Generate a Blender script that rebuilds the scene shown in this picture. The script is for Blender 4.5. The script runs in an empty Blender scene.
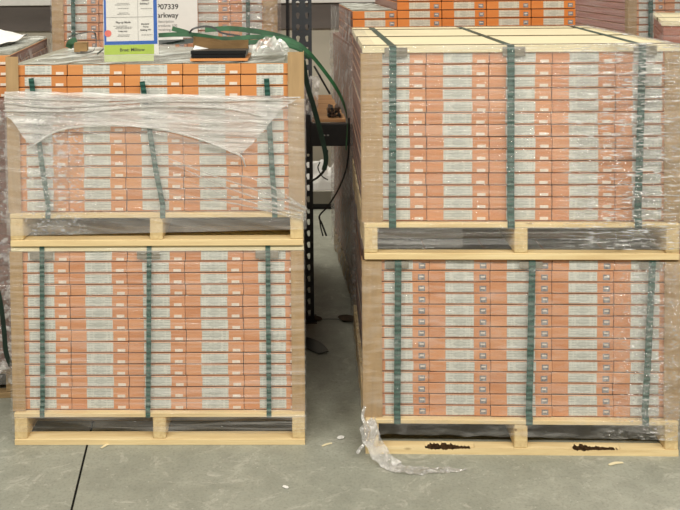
import bpy, bmesh, math, random
from mathutils import Vector, Matrix, noise
random.seed(7)
C = bpy.context.scene.collection
# ------------------------------------------------------------------ camera
F, CX, HOR, CAMH = 880.0, 288.28, -27.0, 1.9
PITCH, ROLL = 0.0363, 0.0096
V0 = HOR + F * math.tan(PITCH)
cam_d = bpy.data.cameras.new('camera'); cam = bpy.data.objects.new('camera', cam_d); C.objects.link(cam)
fwd = Vector((0, math.cos(PITCH), -math.sin(PITCH))); up0 = Vector((0, math.sin(PITCH), math.cos(PITCH))); rt0 = Vector((1, 0, 0))
cr, sr = math.cos(ROLL), math.sin(ROLL)
rt = cr * rt0 - sr * up0; up = sr * rt0 + cr * up0
m = Matrix((rt, up, -fwd)).transposed().to_4x4(); m.translation = Vector((0, 0, CAMH))
cam.matrix_world = m
cam_d.sensor_width = 36; cam_d.lens = F / 680 * 36
cam_d.shift_x = (340 - CX) / 680; cam_d.shift_y = (V0 - 255) / 680
cam_d.clip_start = .05
bpy.context.scene.camera = cam
# ------------------------------------------------------------------ world, lights, exposure
sc = bpy.context.scene
sc.view_settings.view_transform = 'Standard'; sc.view_settings.look = 'None'
sc.view_settings.gamma = 1; sc.view_settings.use_curve_mapping = False
sc.view_settings.exposure = -0.36
w = bpy.data.worlds.new('world'); sc.world = w; w.use_nodes = True
w.node_tree.nodes['Background'].inputs[0].default_value = (1.0, .955, .88, 1)
w.node_tree.nodes['Background'].inputs[1].default_value = 0.06
def lamp(x, y, z, sx, sy, e, rot=(0, 0, 0)):
    d = bpy.data.lights.new('high_bay_light', 'AREA'); d.shape = 'RECTANGLE'; d.size = sx; d.size_y = sy
    d.energy = e; d.color = (1.0, .945, .845)
    o = bpy.data.objects.new('high_bay_light', d); o.location = (x, y, z); o.rotation_euler = rot; C.objects.link(o)
for (x, y, e) in ((-3.8, -2.0, 330), (-1.0, -2.2, 430), (1.9, -2.2, 430), (4.8, -2.0, 330), (-3.2, .6, 150), (4.4, .6, 150), (-1.5, 7.1, 260), (3.6, 6.6, 110), (-4.2, 6.6, 110)):
    lamp(x, y, 6.2, 1.6, .35, e)

# ------------------------------------------------------------------ helpers
def at(px, py, Y):
    """world point seen in pixel (px,py) at distance Y"""
    U, V = px - CX, py - V0
    u = cr * U - sr * V; v = sr * U + cr * V
    d = rt0 * (u / F) + up0 * (-v / F) + fwd
    return Vector((0, 0, CAMH)) + d * (Y / d.y)
class Frame:
    def __init__(s, x, y, rot, z=0): s.o = Vector((x, y, z)); s.r = rot
    def p(s, lx, ly, lz): return s.o + Matrix.Rotation(s.r, 3, 'Z') @ Vector((lx, ly, lz))
def tag(o, label, cat, group=None, kind=None):
    o['label'] = label; o['category'] = cat
    if group: o['group'] = group
    if kind: o['kind'] = kind
    return o
def empty(name, loc, rz=0):
    o = bpy.data.objects.new(name, None); C.objects.link(o); o.location = loc; o.rotation_euler = (0, 0, rz); o.empty_display_size = .05
    return o
def mk(name, bm, mats, parent=None, loc=(0, 0, 0), rz=0, smooth=False):
    me = bpy.data.meshes.new(name); bm.normal_update(); bm.to_mesh(me); bm.free()
    for mt in (mats if isinstance(mats, (list, tuple)) else [mats]): me.materials.append(mt)
    if smooth:
        for p in me.polygons: p.use_smooth = True
    o = bpy.data.objects.new(name, me); C.objects.link(o); o.location = loc; o.rotation_euler = (0, 0, rz)
    if parent: o.parent = parent
    return o
def dup(o, parent=None, loc=None, rz=None):
    c = o.copy(); C.objects.link(c)
    if parent is not None: c.parent = parent
    if loc is not None: c.location = loc
    if rz is not None: c.rotation_euler = (0, 0, rz)
    for ch in list(o.children): dup(ch, c)
    return c
def box(bm, x0, x1, y0, y1, z0, z1, bev=0, mi=0):
    r = bmesh.ops.create_cube(bm, size=1)['verts']
    for v in r:
        v.co = Vector(((x0 + x1) / 2 + v.co.x * (x1 - x0), (y0 + y1) / 2 + v.co.y * (y1 - y0), (z0 + z1) / 2 + v.co.z * (z1 - z0)))
    fs = {f for v in r for f in v.link_faces}
    for f in fs: f.material_index = mi
    if bev:
        es = list({e for v in r for e in v.link_edges})
        bmesh.ops.bevel(bm, geom=es, offset=bev, segments=1, affect='EDGES')
    return r
def spline(pts, n=10):
    out = []; P = [Vector(p) for p in pts]
    P = [P[0] * 2 - P[1]] + P + [P[-1] * 2 - P[-2]]
    for i in range(1, len(P) - 2):
        a, b, c, d = P[i - 1:i + 3]
        for k in range(n):
            t = k / n
            out.append(.5 * ((2 * b) + (c - a) * t + (2 * a - 5 * b + 4 * c - d) * t * t + (3 * b - a - 3 * c + d) * t ** 3))
    out.append(P[-2]); return out
def ribbon(bm, pts, width, th=.0012, wdir=(0, 1, 0), n=8, smooth=True, wfun=None):
    P = spline(pts, n) if smooth else [Vector(p) for p in pts]
    wd = Vector(wdir).normalized(); rings = []
    for i, p in enumerate(P):
        t = (P[min(i + 1, len(P) - 1)] - P[max(i - 1, 0)])
        t = t.normalized() if t.length > 1e-9 else Vector((1, 0, 0))
        w_ = wd - t * wd.dot(t)
        w_ = w_.normalized() if w_.length > 1e-3 else Vector((0, 0, 1))
        nn = t.cross(w_).normalized(); h = width / 2 * (wfun(i / (len(P) - 1)) if wfun else 1)
        rings.append([bm.verts.new(p + w_ * a * h + nn * b * th / 2) for a, b in ((-1, -1), (1, -1), (1, 1), (-1, 1))])
    for a, b in zip(rings, rings[1:]):
        for k in range(4): bm.faces.new((a[k], a[(k + 1) % 4], b[(k + 1) % 4], b[k]))
    bm.faces.new(rings[0][::-1]); bm.faces.new(rings[-1])
def tube(bm, pts, r, n=8, seg=6, smooth=True):
    P = spline(pts, n) if smooth else [Vector(p) for p in pts]
    rings = []
    for i, p in enumerate(P):
        t = (P[min(i + 1, len(P) - 1)] - P[max(i - 1, 0)]).normalized()
        a = t.cross(Vector((0, 0, 1))); a = a.normalized() if a.length > 1e-3 else Vector((1, 0, 0)); b = t.cross(a)
        rings.append([bm.verts.new(p + (a * math.cos(q) + b * math.sin(q)) * r) for q in [2 * math.pi * k / seg for k in range(seg)]])
    for a, b in zip(rings, rings[1:]):
        for k in range(seg): bm.faces.new((a[k], a[(k + 1) % seg], b[(k + 1) % seg], b[k]))
    bm.faces.new(rings[0][::-1]); bm.faces.new(rings[-1])

# ------------------------------------------------------------------ materials
def sl(c):
    return tuple(((v / 255) / 12.92 if v / 255 <= .04045 else ((v / 255 + .055) / 1.055) ** 2.4) for v in c) + (1,)
class NT:
    def __init__(s, name):
        s.m = bpy.data.materials.new(name); s.m.use_nodes = True; s.t = s.m.node_tree; s.t.nodes.clear()
        s.out = s.n('ShaderNodeOutputMaterial')
    def n(s, typ, **kw):
        nd = s.t.nodes.new(typ)
        for k, v in kw.items(): setattr(nd, k, v)
        return nd
    def l(s, a, b): s.t.links.new(a, b)
    def coord(s, scale, rot=(0, 0, 0), loc=(0, 0, 0), kind='Object', rnd=False):
        tc = s.n('ShaderNodeTexCoord'); mp = s.n('ShaderNodeMapping')
        if any(rot): mp.vector_type = 'TEXTURE'; scale = tuple(1 / v for v in scale)
        mp.inputs['Scale'].default_value = scale; mp.inputs['Rotation'].default_value = rot; mp.inputs['Location'].default_value = loc
        src = tc.outputs[kind]
        if rnd:
            oi = s.n('ShaderNodeObjectInfo'); ad = s.n('ShaderNodeVectorMath', operation='MULTIPLY_ADD')
            s.l(oi.outputs['Random'], ad.inputs[0]); ad.inputs[1].default_value = (37, 53, 91); s.l(src, ad.inputs[2]); src = ad.outputs[0]
        s.l(src, mp.inputs['Vector']); return mp.outputs[0]
    def noise(s, vec, scale=1, detail=4, rough=.5, dist=0):
        nd = s.n('ShaderNodeTexNoise'); nd.inputs['Scale'].default_value = scale; nd.inputs['Detail'].default_value = detail
        nd.inputs['Roughness'].default_value = rough; nd.inputs['Distortion'].default_value = dist
        s.l(vec, nd.inputs['Vector']); return nd.outputs[0]
    def ramp(s, fac, stops):
        nd = s.n('ShaderNodeValToRGB'); e = nd.color_ramp.elements
        while len(e) < len(stops): e.new(.5)
        for el, (p, c) in zip(e, stops):
            el.position = p; el.color = c if len(c) == 4 else tuple(c) + (1,)
        s.l(fac, nd.inputs[0]); return nd.outputs[0]
    def math(s, op, a, b=None, clamp=False):
        nd = s.n('ShaderNodeMath', operation=op); nd.use_clamp = clamp
        for i, v in enumerate((a, b)):
            if v is None: continue
            if isinstance(v, (int, float)): nd.inputs[i].default_value = v
            else: s.l(v, nd.inputs[i])
        return nd.outputs[0]
    def mix(s, fac, a, b, blend='MIX'):
        nd = s.n('ShaderNodeMix', data_type='RGBA', blend_type=blend)
        for i, v in ((0, fac), (6, a), (7, b)):
            if isinstance(v, (int, float)): nd.inputs[i].default_value = v
            elif isinstance(v, tuple): nd.inputs[i].default_value = v
            else: s.l(v, nd.inputs[i])
        return nd.outputs[2]
    def bump(s, h, strength=.3, dist=.01):
        nd = s.n('ShaderNodeBump'); nd.inputs['Strength'].default_value = strength; nd.inputs['Distance'].default_value = dist
        s.l(h, nd.inputs['Height']); return nd.outputs[0]
    def pbr(s, col, rough=.6, spec=.4, normal=None, metal=0):
        b = s.n('ShaderNodeBsdfPrincipled')
        if isinstance(col, tuple): b.inputs['Base Color'].default_value = col
        else: s.l(col, b.inputs['Base Color'])
        if isinstance(rough, (int, float)): b.inputs['Roughness'].default_value = rough
        else: s.l(rough, b.inputs['Roughness'])
        b.inputs['Specular IOR Level'].default_value = spec; b.inputs['Metallic'].default_value = metal
        if normal: s.l(normal, b.inputs['Normal'])
        s.l(b.outputs[0], s.out.inputs[0]); return s.m
def plain(name, rgb, rough=.6, spec=.3, var=.06, scale=(30, 30, 30), metal=0):
    t = NT(name); c = sl(rgb); nz = t.noise(t.coord(scale, rnd=True))
    lo = tuple(max(0, v * (1 - var * 2)) for v in c[:3]); hi = tuple(min(1, v * (1 + var * 2)) for v in c[:3])
    return t.pbr(t.ramp(nz, [(.3, lo), (.7, hi)]), rough, spec, metal=metal)
def wood(name, a, b, c, axis='x'):
    t = NT(name); s = (3, 45, 45) if axis == 'x' else (45, 3, 45)
    g = t.noise(t.coord(s, rnd=True), 1.0, 6, .6, .6); g2 = t.noise(t.coord((1.5, 6, 6), rnd=True), 1, 2)
    col = t.ramp(g, [(.25, sl(a)), (.55, sl(b)), (.8, sl(c))])
    col = t.mix(t.math('MULTIPLY', g2, .4), col, sl(b))
    kn = t.n('ShaderNodeTexVoronoi'); kn.inputs['Scale'].default_value = 1.0
    t.l(t.coord((4, 11, 11) if axis == 'x' else (11, 4, 11), rnd=True), kn.inputs['Vector'])
    col = t.mix(t.ramp(kn.outputs['Distance'], [(.03, (.8,) * 3), (.09, (0,) * 3)]), col, sl((120, 80, 40)))
    return t.pbr(col, .7, .25, t.bump(g, .35, .002))
M = {}
M['wood'] = wood('pallet_wood', (200, 170, 122), (226, 204, 156), (240, 224, 184))
M['wood_y'] = wood('pallet_wood_stringer', (192, 160, 114), (220, 196, 146), (236, 216, 172), 'y')
M['woodold'] = wood('dull_pallet_wood', (120, 98, 70), (160, 135, 98), (185, 160, 120))
M['gapshade'] = plain('painted_gap_shade', (96, 84, 58), .9, .1, .1)
M['rot'] = plain('splintered_wood_painted_shade', (58, 42, 26), .9, .1, .3, (60, 60, 60))  # broken wood with the shadow inside the break painted in
M['lid'] = wood('pale_lid_wood', (212, 199, 162), (228, 217, 182), (236, 228, 198))
M['kraft'] = plain('kraft_board', (172, 144, 106), .8, .2, .05, (60, 60, 8))
def orange(name, a, b):
    t = NT(name); g = t.noise(t.coord((6, 6, 60), rnd=True), 1, 3)
    oi = t.n('ShaderNodeObjectInfo')
    f = t.math('ADD', t.math('MULTIPLY', g, .6), t.math('MULTIPLY', oi.outputs['Random'], .4), True)
    return t.pbr(t.ramp(f, [(.25, sl(a)), (.75, sl(b))]), .42, .45, t.bump(g, .15, .002))
M['orange'] = orange('orange_print', (198, 128, 74), (216, 150, 92))
M['orange_hot'] = orange('strong_orange_print', (214, 122, 54), (226, 142, 74))
M['orange_lid'] = orange('orange_red_print', (198, 134, 92), (214, 154, 112))
M['side'] = plain('mauve_brown_carton_side', (142, 104, 92), .5, .4, .1, (20, 2, 40))
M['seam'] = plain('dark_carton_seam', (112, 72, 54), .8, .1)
M['top'] = plain('grey_carton_top', (140, 138, 122), .5, .4, .06, (8, 3, 8))
def label_mat(name, base, ink):
    t = NT(name)
    wv = t.n('ShaderNodeTexWave', wave_type='BANDS', bands_direction='Z'); wv.inputs['Scale'].default_value = 30
    t.l(t.coord((1, 1, 1)), wv.inputs['Vector'])
    nz = t.noise(t.coord((160, 1, 12), rnd=True), 1, 2)
    big = t.noise(t.coord((22, 1, 30)), 1, 1)
    f = t.math('MULTIPLY', t.ramp(wv.outputs[0], [(.45, (0,) * 3), (.6, (1,) * 3)]), t.ramp(nz, [(.42, (0,) * 3), (.5, (1,) * 3)]))
    f = t.math('MULTIPLY', f, .5)
    # faint roundel in the middle of the label
    sp = t.n('ShaderNodeVectorMath', operation='LENGTH'); t.l(t.coord((1, 0, 2.3), loc=(0, 0, 0)), sp.inputs[0])
    ring = t.ramp(sp.outputs['Value'], [(.012, (.35,) * 3), (.022, (.6,) * 3), (.028, (0,) * 3)])
    f = t.math('MAXIMUM', f, t.math('MULTIPLY', ring, t.ramp(big, [(.3, (.4,) * 3), (.6, (1,) * 3)])))
    return t.pbr(t.mix(f, sl(base), sl(ink)), .5, .35)
M['label'] = label_mat('printed_label', (206, 208, 200), (140, 145, 142))
M['label_warm'] = label_mat('printed_label_cream', (214, 208, 190), (150, 145, 135))
M['sticker'] = plain('white_sticker', (226, 214, 200), .5, .3, .04, (90, 1, 40))
M['stamp'] = plain('grey_stamp', (138, 136, 138), .5, .3, .25, (120, 1, 120))
def strapmat(name, a, b):
    t = NT(name)
    w1 = t.n('ShaderNodeTexWave', wave_type='BANDS', bands_direction='Z'); w1.inputs['Scale'].default_value = 16
    w1.inputs['Distortion'].default_value = 1.5
    t.l(t.coord((1, 1, 1)), w1.inputs['Vector'])
    return t.pbr(t.ramp(w1.outputs[0], [(.2, sl(a)), (.9, sl(b))]), .35, .5)
M['strap'] = strapmat('green_strap', (24, 62, 54), (54, 96, 86))
M['strapdark'] = plain('dark_green_strap', (14, 38, 28), .35, .5, .2)
M['strapgreen'] = plain('leaf_green_strap', (36, 82, 50), .5, .3, .25, (14, 14, 14))
M['strapblack'] = plain('black_strap', (16, 20, 18), .35, .5, .1)
M['clip'] = plain('grey_edge_clip', (132, 126, 112), .5, .4, .08)
M['black'] = plain('black_plastic', (24, 25, 26), .35, .5, .1)
M['steel'] = plain('dark_rack_paint', (50, 54, 58), .45, .5, .08, metal=.0)
M['rackblack'] = plain('black_rack_paint', (26, 27, 29), .45, .5, .08)
M['white'] = plain('white_paper', (232, 232, 228), .6, .3, .01)
M['blue'] = plain('blue_border', (30, 98, 190), .4, .4, .02)
M['lime'] = plain('lime_band', (178, 206, 78), .4, .4, .03)
M['limereflect'] = plain('painted_lime_reflection', (205, 218, 165), .4, .4, .03)
M['ink'] = plain('black_ink', (34, 34, 36), .6, .2, .02)
M['inkgrey'] = plain('grey_ink', (150, 150, 148), .6, .2, .02)
M['red'] = plain('pink_red_sticker', (226, 120, 110), .5, .3, .05)
M['beige'] = plain('beige_wall', (188, 182, 166), .7, .3, .02, (2, 2, 2))
M['darkband'] = plain('dark_grey_panel', (104, 97, 92), .6, .3, .06, (3, 3, 9))
M['whitebeam'] = plain('white_beam', (225, 224, 218), .5, .4, .02)
M['greytrim'] = plain('grey_plinth', (165, 162, 152), .6, .3, .05, (3, 3, 3))
M['card'] = plain('brown_cardboard', (150, 122, 84), .8, .2, .1, (12, 60, 12))
M['deck'] = wood('rack_deck_wood', (140, 100, 66), (176, 134, 92), (200, 160, 118))
M['leaf'] = plain('dry_scrap', (70, 58, 44), .8, .2, .2)
M['core'] = plain('foil_pipe_end', (70, 54, 42), .6, .3, .3, (60, 60, 60))

def hotmask(t, m2, bnode, gloss, bump, hot):
    # film is more crumpled, and so glints more, in one stretch of its front
    if not hot: return
    c, hw, g = hot[:3]
    tc = t.n('ShaderNodeTexCoord'); sp = t.n('ShaderNodeSeparateXYZ'); t.l(tc.outputs['Object'], sp.inputs[0])
    d = t.math('DIVIDE', t.math('ABSOLUTE', t.math('SUBTRACT', sp.outputs[0], c)), hw)
    k = t.math('SUBTRACT', 1.0, d, True)
    n = t.noise(t.coord((5, 5, 30)), 1, 3)
    k = t.math('MULTIPLY', k, t.ramp(n, [(.38, (0,) * 3), (.6, (1,) * 3)]))
    t.l(t.math('ADD', t.math('MULTIPLY', k, g), gloss), m2.inputs[0])
    t.l(t.math('ADD', t.math('MULTIPLY', k, 1.0), bump * .8, True), bnode.inputs['Strength'])
def film(name, veil, amp=.25, streak=(2.2, 2.2, 70), bstreak=(3, 3, 60), bump=.5, gloss=.10, rough=.16, tint=(.93, .92, .9, 1), rot=(0, 0, 0), lo=.35, hi=.75, hot=None):
    t = NT(name)
    n1 = t.noise(t.coord(streak, rot), 1, 5, .6, .3)
    n0 = t.noise(t.coord((1.3, 1.3, 1.6), rot), 1, 2)
    f = t.math('MULTIPLY', t.ramp(n1, [(lo, (0,) * 3), (hi, (1,) * 3)]), amp)
    f = t.math('MULTIPLY', f, t.math('MULTIPLY', t.math('ADD', n0, .1), 1.7))
    f = t.math('ADD', f, veil, True)
    if hot:  # glints painted into the veil as short white streaks
        tc_ = t.n('ShaderNodeTexCoord'); sp_ = t.n('ShaderNodeSeparateXYZ'); t.l(tc_.outputs['Object'], sp_.inputs[0])
        k_ = t.math('SUBTRACT', 1.0, t.math('DIVIDE', t.math('ABSOLUTE', t.math('SUBTRACT', sp_.outputs[0], hot[0])), hot[1]), True)
        st_ = t.ramp(t.noise(t.coord((hot[3], 14, hot[4])), 1, 3, .6), [(.53, (0,) * 3), (.66, (1,) * 3)])
        f = t.math('ADD', f, t.math('MULTIPLY', t.math('MULTIPLY', t.math('POWER', k_, .5), st_), hot[5]), True)
    b1 = t.noise(t.coord(bstreak, rot), 1, 6, .65, .8)
    nb = t.bump(b1, bump, .02); nbn = nb.node
    tr = t.n('ShaderNodeBsdfTransparent'); tr.inputs[0].default_value = (.985, .98, .975, 1)
    df = t.n('ShaderNodeBsdfDiffuse'); df.inputs[0].default_value = tint; t.l(nb, df.inputs['Normal'])
    gl = t.n('ShaderNodeBsdfGlossy'); gl.inputs['Roughness'].default_value = rough; t.l(nb, gl.inputs['Normal'])
    m1 = t.n('ShaderNodeMixShader'); t.l(f, m1.inputs[0]); t.l(tr.outputs[0], m1.inputs[1]); t.l(df.outputs[0], m1.inputs[2])
    m2 = t.n('ShaderNodeMixShader'); m2.inputs[0].default_value = gloss; hotmask(t, m2, nbn, gloss, bump, hot); t.l(m1.outputs[0], m2.inputs[1]); t.l(gl.outputs[0], m2.inputs[2])
    t.l(m2.outputs[0], t.out.inputs[0]); return t.m
M['film'] = film('stretch_film', .025, .26, gloss=.055, lo=.45, hi=.72)
M['film_ru'] = film('ridged_stretch_film', .03, .22, (1.6, 1.6, 110), (4, 4, 70), .7, .07, .12, lo=.45, hi=.7, hot=(1.08, .34, .4, 20, 140, .8))
M['film_rl'] = film('crumpled_stretch_film', .03, .18, (9, 9, 40), (18, 18, 45), .6, .07, .12, lo=.45, hi=.72, hot=(1.14, .24, .3, 45, 110, .4))
M['film_lu'] = film('hazy_stretch_film', .08, .22, (3, 3, 45), (14, 14, 40), .6, .08, .13, rot=(0, .16, 0), hot=(.2, .16, .3, 50, 90, .4))
M['film_heavy'] = film('bunched_stretch_film', .2, .65, (2.0, 2.0, 50), (3, 3, 55), .8, .16, .16, rot=(0, .06, 0), lo=.35, hi=.65)
M['film_dark'] = film('side_stretch_film', .10, .5, (20, 5, 40), (20, 6, 40), .9, .16, .14, rot=(-.75, .0, 0), lo=.48, hi=.66)  # diagonal glare painted in as whitish veil streaks
M['film_torn'] = film('torn_stretch_film', .12, .55, (22, 22, 22), (40, 40, 40), .9, .2, .15)
M['film_fold'] = film('folded_stretch_film', .42, .5, (10, 10, 60), (20, 20, 60), .8, .2, .15)
M['film_top'] = film('sheet_film', .16, .6, (3, 14, 3), (6, 12, 8), .6, .25, .1, rot=(0, 0, .9), tint=(.86, .9, .84, 1), lo=.45, hi=.62)  # slanting reflections painted as pale streaks in the film colour

# ------------------------------------------------------------------ setting
def floor_mat():
    t = NT('concrete')
    a = t.noise(t.coord((1.1, 1.1, 1)), 1, 8, .62, .5); b = t.noise(t.coord((9, 9, 1)), 1, 6, .7)
    c = t.noise(t.coord((6, 8, 1)), 1, 8, .75, 2.2); d = t.noise(t.coord((90, 90, 1)), 1, 3, .6)
    col = t.ramp(a, [(.3, sl((140, 143, 130))), (.7, sl((168, 170, 157)))])
    col = t.mix(t.math('MULTIPLY', t.ramp(b, [(.35, (0,) * 3), (.75, (1,) * 3)]), .45), col, sl((112, 113, 102)))
    col = t.mix(t.math('MULTIPLY', t.ramp(c, [(.54, (0,) * 3), (.66, (1,) * 3)]), .5), col, sl((196, 194, 182)))
    col = t.mix(t.math('MULTIPLY', t.ramp(d, [(.3, (1,) * 3), (.5, (0,) * 3)]), .3), col, sl((90, 90, 80)))
    v = t.n('ShaderNodeTexVoronoi'); v.inputs['Scale'].default_value = 26; t.l(t.coord((1, 1, 1)), v.inputs['Vector'])
    col = t.mix(t.ramp(v.outputs['Distance'], [(.03, (.5,) * 3), (.10, (0,) * 3)]), col, sl((205, 203, 192)))
    return t.pbr(col, t.math('ADD', t.math('MULTIPLY', b, .3), .35), .35, t.bump(b, .12, .004))
def struct(name, bm, mt, **k):
    o = mk(name, bm, mt, **k); o['kind'] = 'structure'; return o
bm = bmesh.new(); box(bm, -6, 7, -3, 7.8, -.1, 0); struct('floor', bm, floor_mat())
M['joint'] = plain('joint_dark', (26, 25, 22), .9, .1)
def groove(p, q, wd):
    bm = bmesh.new(); p = Vector((p[0], p[1], .0006)); q = Vector((q[0], q[1], .0006))
    ribbon(bm, [p, q], wd, .001, (q - p).cross(Vector((0, 0, 1))), smooth=False)
    return bm
j0 = at(87, 446, 3.5); j1 = at(70, 512, 3.05)
def onfloor(px, py):
    a = at(px, py, 1.0); d = a - Vector((0, 0, CAMH)); return Vector((0, 0, CAMH)) + d * (CAMH / -d.z)
p, q = onfloor(87, 446), onfloor(71, 512); dv = (q - p)
struct('trim_1', groove(p - dv * 8, p + dv * 3, .008), M['joint'])
p, q = onfloor(312, 319), onfloor(350, 319.3); dv = q - p
struct('trim_2', groove(p - dv * 4, p + dv * 4, .006), M['joint'])
WY = 7.6
bm = bmesh.new(); box(bm, -6, 7, WY, WY + .15, 0, 5); struct('wall_back', bm, M['beige'])
bm = bmesh.new(); box(bm, -6, 7, WY - .03, WY - .001, 1.42, 1.64); struct('trim_3', bm, M['darkband'])
bm = bmesh.new(); box(bm, -6, 7, WY - .06, WY - .001, 1.641, 1.76, .004); struct('trim_4', bm, M['whitebeam'])
bm = bmesh.new(); box(bm, -6, 7, WY - .02, WY - .001, .0, .036); struct('baseboard_back', bm, M['rackblack'])
bm = bmesh.new(); box(bm, -6, 7, WY - .025, WY - .001, .037, .15, .003); struct('trim_5', bm, M['greytrim'])

# ------------------------------------------------------------------ cartons
def make_carton(name, W, L, H, mat_kind):
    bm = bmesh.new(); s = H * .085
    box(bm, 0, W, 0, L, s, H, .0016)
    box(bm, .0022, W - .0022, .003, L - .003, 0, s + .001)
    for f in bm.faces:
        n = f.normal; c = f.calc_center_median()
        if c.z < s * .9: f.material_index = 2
        elif abs(n.x) > .9: f.material_index = 1
        elif n.z > .9: f.material_index = 3
    o = mk(name, bm, [M['orange_lid'] if mat_kind in ('plain',) else M['orange'], M['side'], M['seam'], M['top']])
    lb = M['label_warm'] if mat_kind == 'rear' else M['label']
    x0, x1 = W * .27, W * .735
    bm = bmesh.new(); hw = (x1 - x0) / 2; hz = (H - s) * .43
    box(bm, -hw, hw, -.0004, .0004, -hz, hz)
    mk('label', bm, lb, o, ((x0 + x1) / 2, -.0003, s + (H - s) * .52))
    if mat_kind in ('plain', 'bright'):
        bm = bmesh.new(); box(bm, 0, W * .135, -.0004, .0004, 0, H * .24)
        mk('sticker', bm, M['sticker'], o, (W * .81, -.0003, s + H * .06))
    else:
        bm = bmesh.new(); box(bm, 0, W * .11, -.0004, .0004, 0, H * .50, 0)
        st = mk('stamp', bm, M['stamp'], o, (W * .83, -.0003, s + H * .14))
        bm = bmesh.new(); box(bm, W * .02, W * .09, -.0009, -.0004, H * .24, H * .36)
        mk('sticker', bm, M['sticker'], st)
    return o
ordn = ['first', 'second', 'third', 'fourth', 'fifth', 'sixth', 'seventh', 'eighth', 'ninth', 'tenth', 'eleventh', 'twelfth', 'thirteenth', 'fourteenth']
def carton_grid(fr, proto_list, cols, rows, pitch, rowh, z0, x0, y0, where, group, jit=.0022, skip=None, fromright=False):
    """rows counted from the bottom in building, named from the top"""
    for r in range(rows):
        rj = random.uniform(-jit, jit)
        for c in cols:
            if skip and skip(c, r): continue
            pr = proto_list(r, c)
            o = pr if not pr.get('used') else None
            loc = fr.p(x0 + c * pitch + rj + random.uniform(-jit, jit) * .3, y0 + random.uniform(0, .004), z0 + r * rowh)
            if o is None: o = dup(pr, loc=loc, rz=fr.r)
            else: o.location = loc; o.rotation_euler = (0, 0, fr.r)
            pr['used'] = 1; o['used'] = 1
            ci = cols.index(c)
            tag(o, 'orange and white carton, %s row from top, %s column from left, %s' % (ordn[rows - 1 - r], ordn[ci], where), 'carton', group)
def cleanup_used():
    for o in bpy.data.objects:
        if 'used' in o.keys(): del o['used']

# ------------------------------------------------------------------ pallets
def pallet(fr, W, L, H, z, label, group='stringer pallets under the loads', sx=(0, .5, 1), sw=.052, bt=.026, tt=.018, mats=None, damage=(), bd0=.05):
    a, b = mats or (M['wood'], M['wood_y'])
    root = empty('pallet', fr.p(0, 0, z), fr.r); tag(root, label, 'pallet', group)
    for t in sx:
        bm = bmesh.new(); x = (W - sw) * t; box(bm, x, x + sw, .002, L - .002, bt, H - tt, .003); mk('stringer', bm, b, root)
    nb = 5
    for i in range(nb):
        bd = .10 if i else bd0; y = (L - .10) * i / (nb - 1); bm = bmesh.new()
        if i == 0 and damage:
            # splintered upper front edge
            xs = [W * k / 240 for k in range(241)]; prev = None
            for x in xs:
                d = 0
                for (c, hw, dp) in damage:
                    u = abs(x - c) / hw
                    if u < 1: d = max(d, dp * (1 - u ** 2) * (.55 + .9 * abs(noise.noise(Vector((x * 90, c, 0))))))
                j_ = abs(noise.noise(Vector((x * 160, 3, c)))); h = max(.006, bt - d * (.4 + j_)); yb = min(bd - .004, .008 + d * (2 + 6 * j_))
                ring = [bm.verts.new(v) for v in ((x, 0, 0), (x, 0, h), (x, yb, bt - (.004 if d > .002 else 0)), (x, bd, bt), (x, bd, 0))]
                if prev:
                    for k in range(5):
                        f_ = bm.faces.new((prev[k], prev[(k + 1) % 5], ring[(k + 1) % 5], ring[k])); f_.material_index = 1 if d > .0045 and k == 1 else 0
                else: bm.faces.new(ring[::-1])
                prev = ring
            bm.faces.new(prev); bmesh.ops.recalc_face_normals(bm, faces=bm.faces)
        else: box(bm, 0, W, y, y + bd, 0, bt - .0005, .002)
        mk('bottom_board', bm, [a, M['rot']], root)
    for i in range(7):
        bd = .10; y = (L - bd) * i / 6; bm = bmesh.new(); box(bm, 0, W, y, y + bd, H - tt + .0005, H, .002); mk('deck_board', bm, a, root)
    return root

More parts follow.
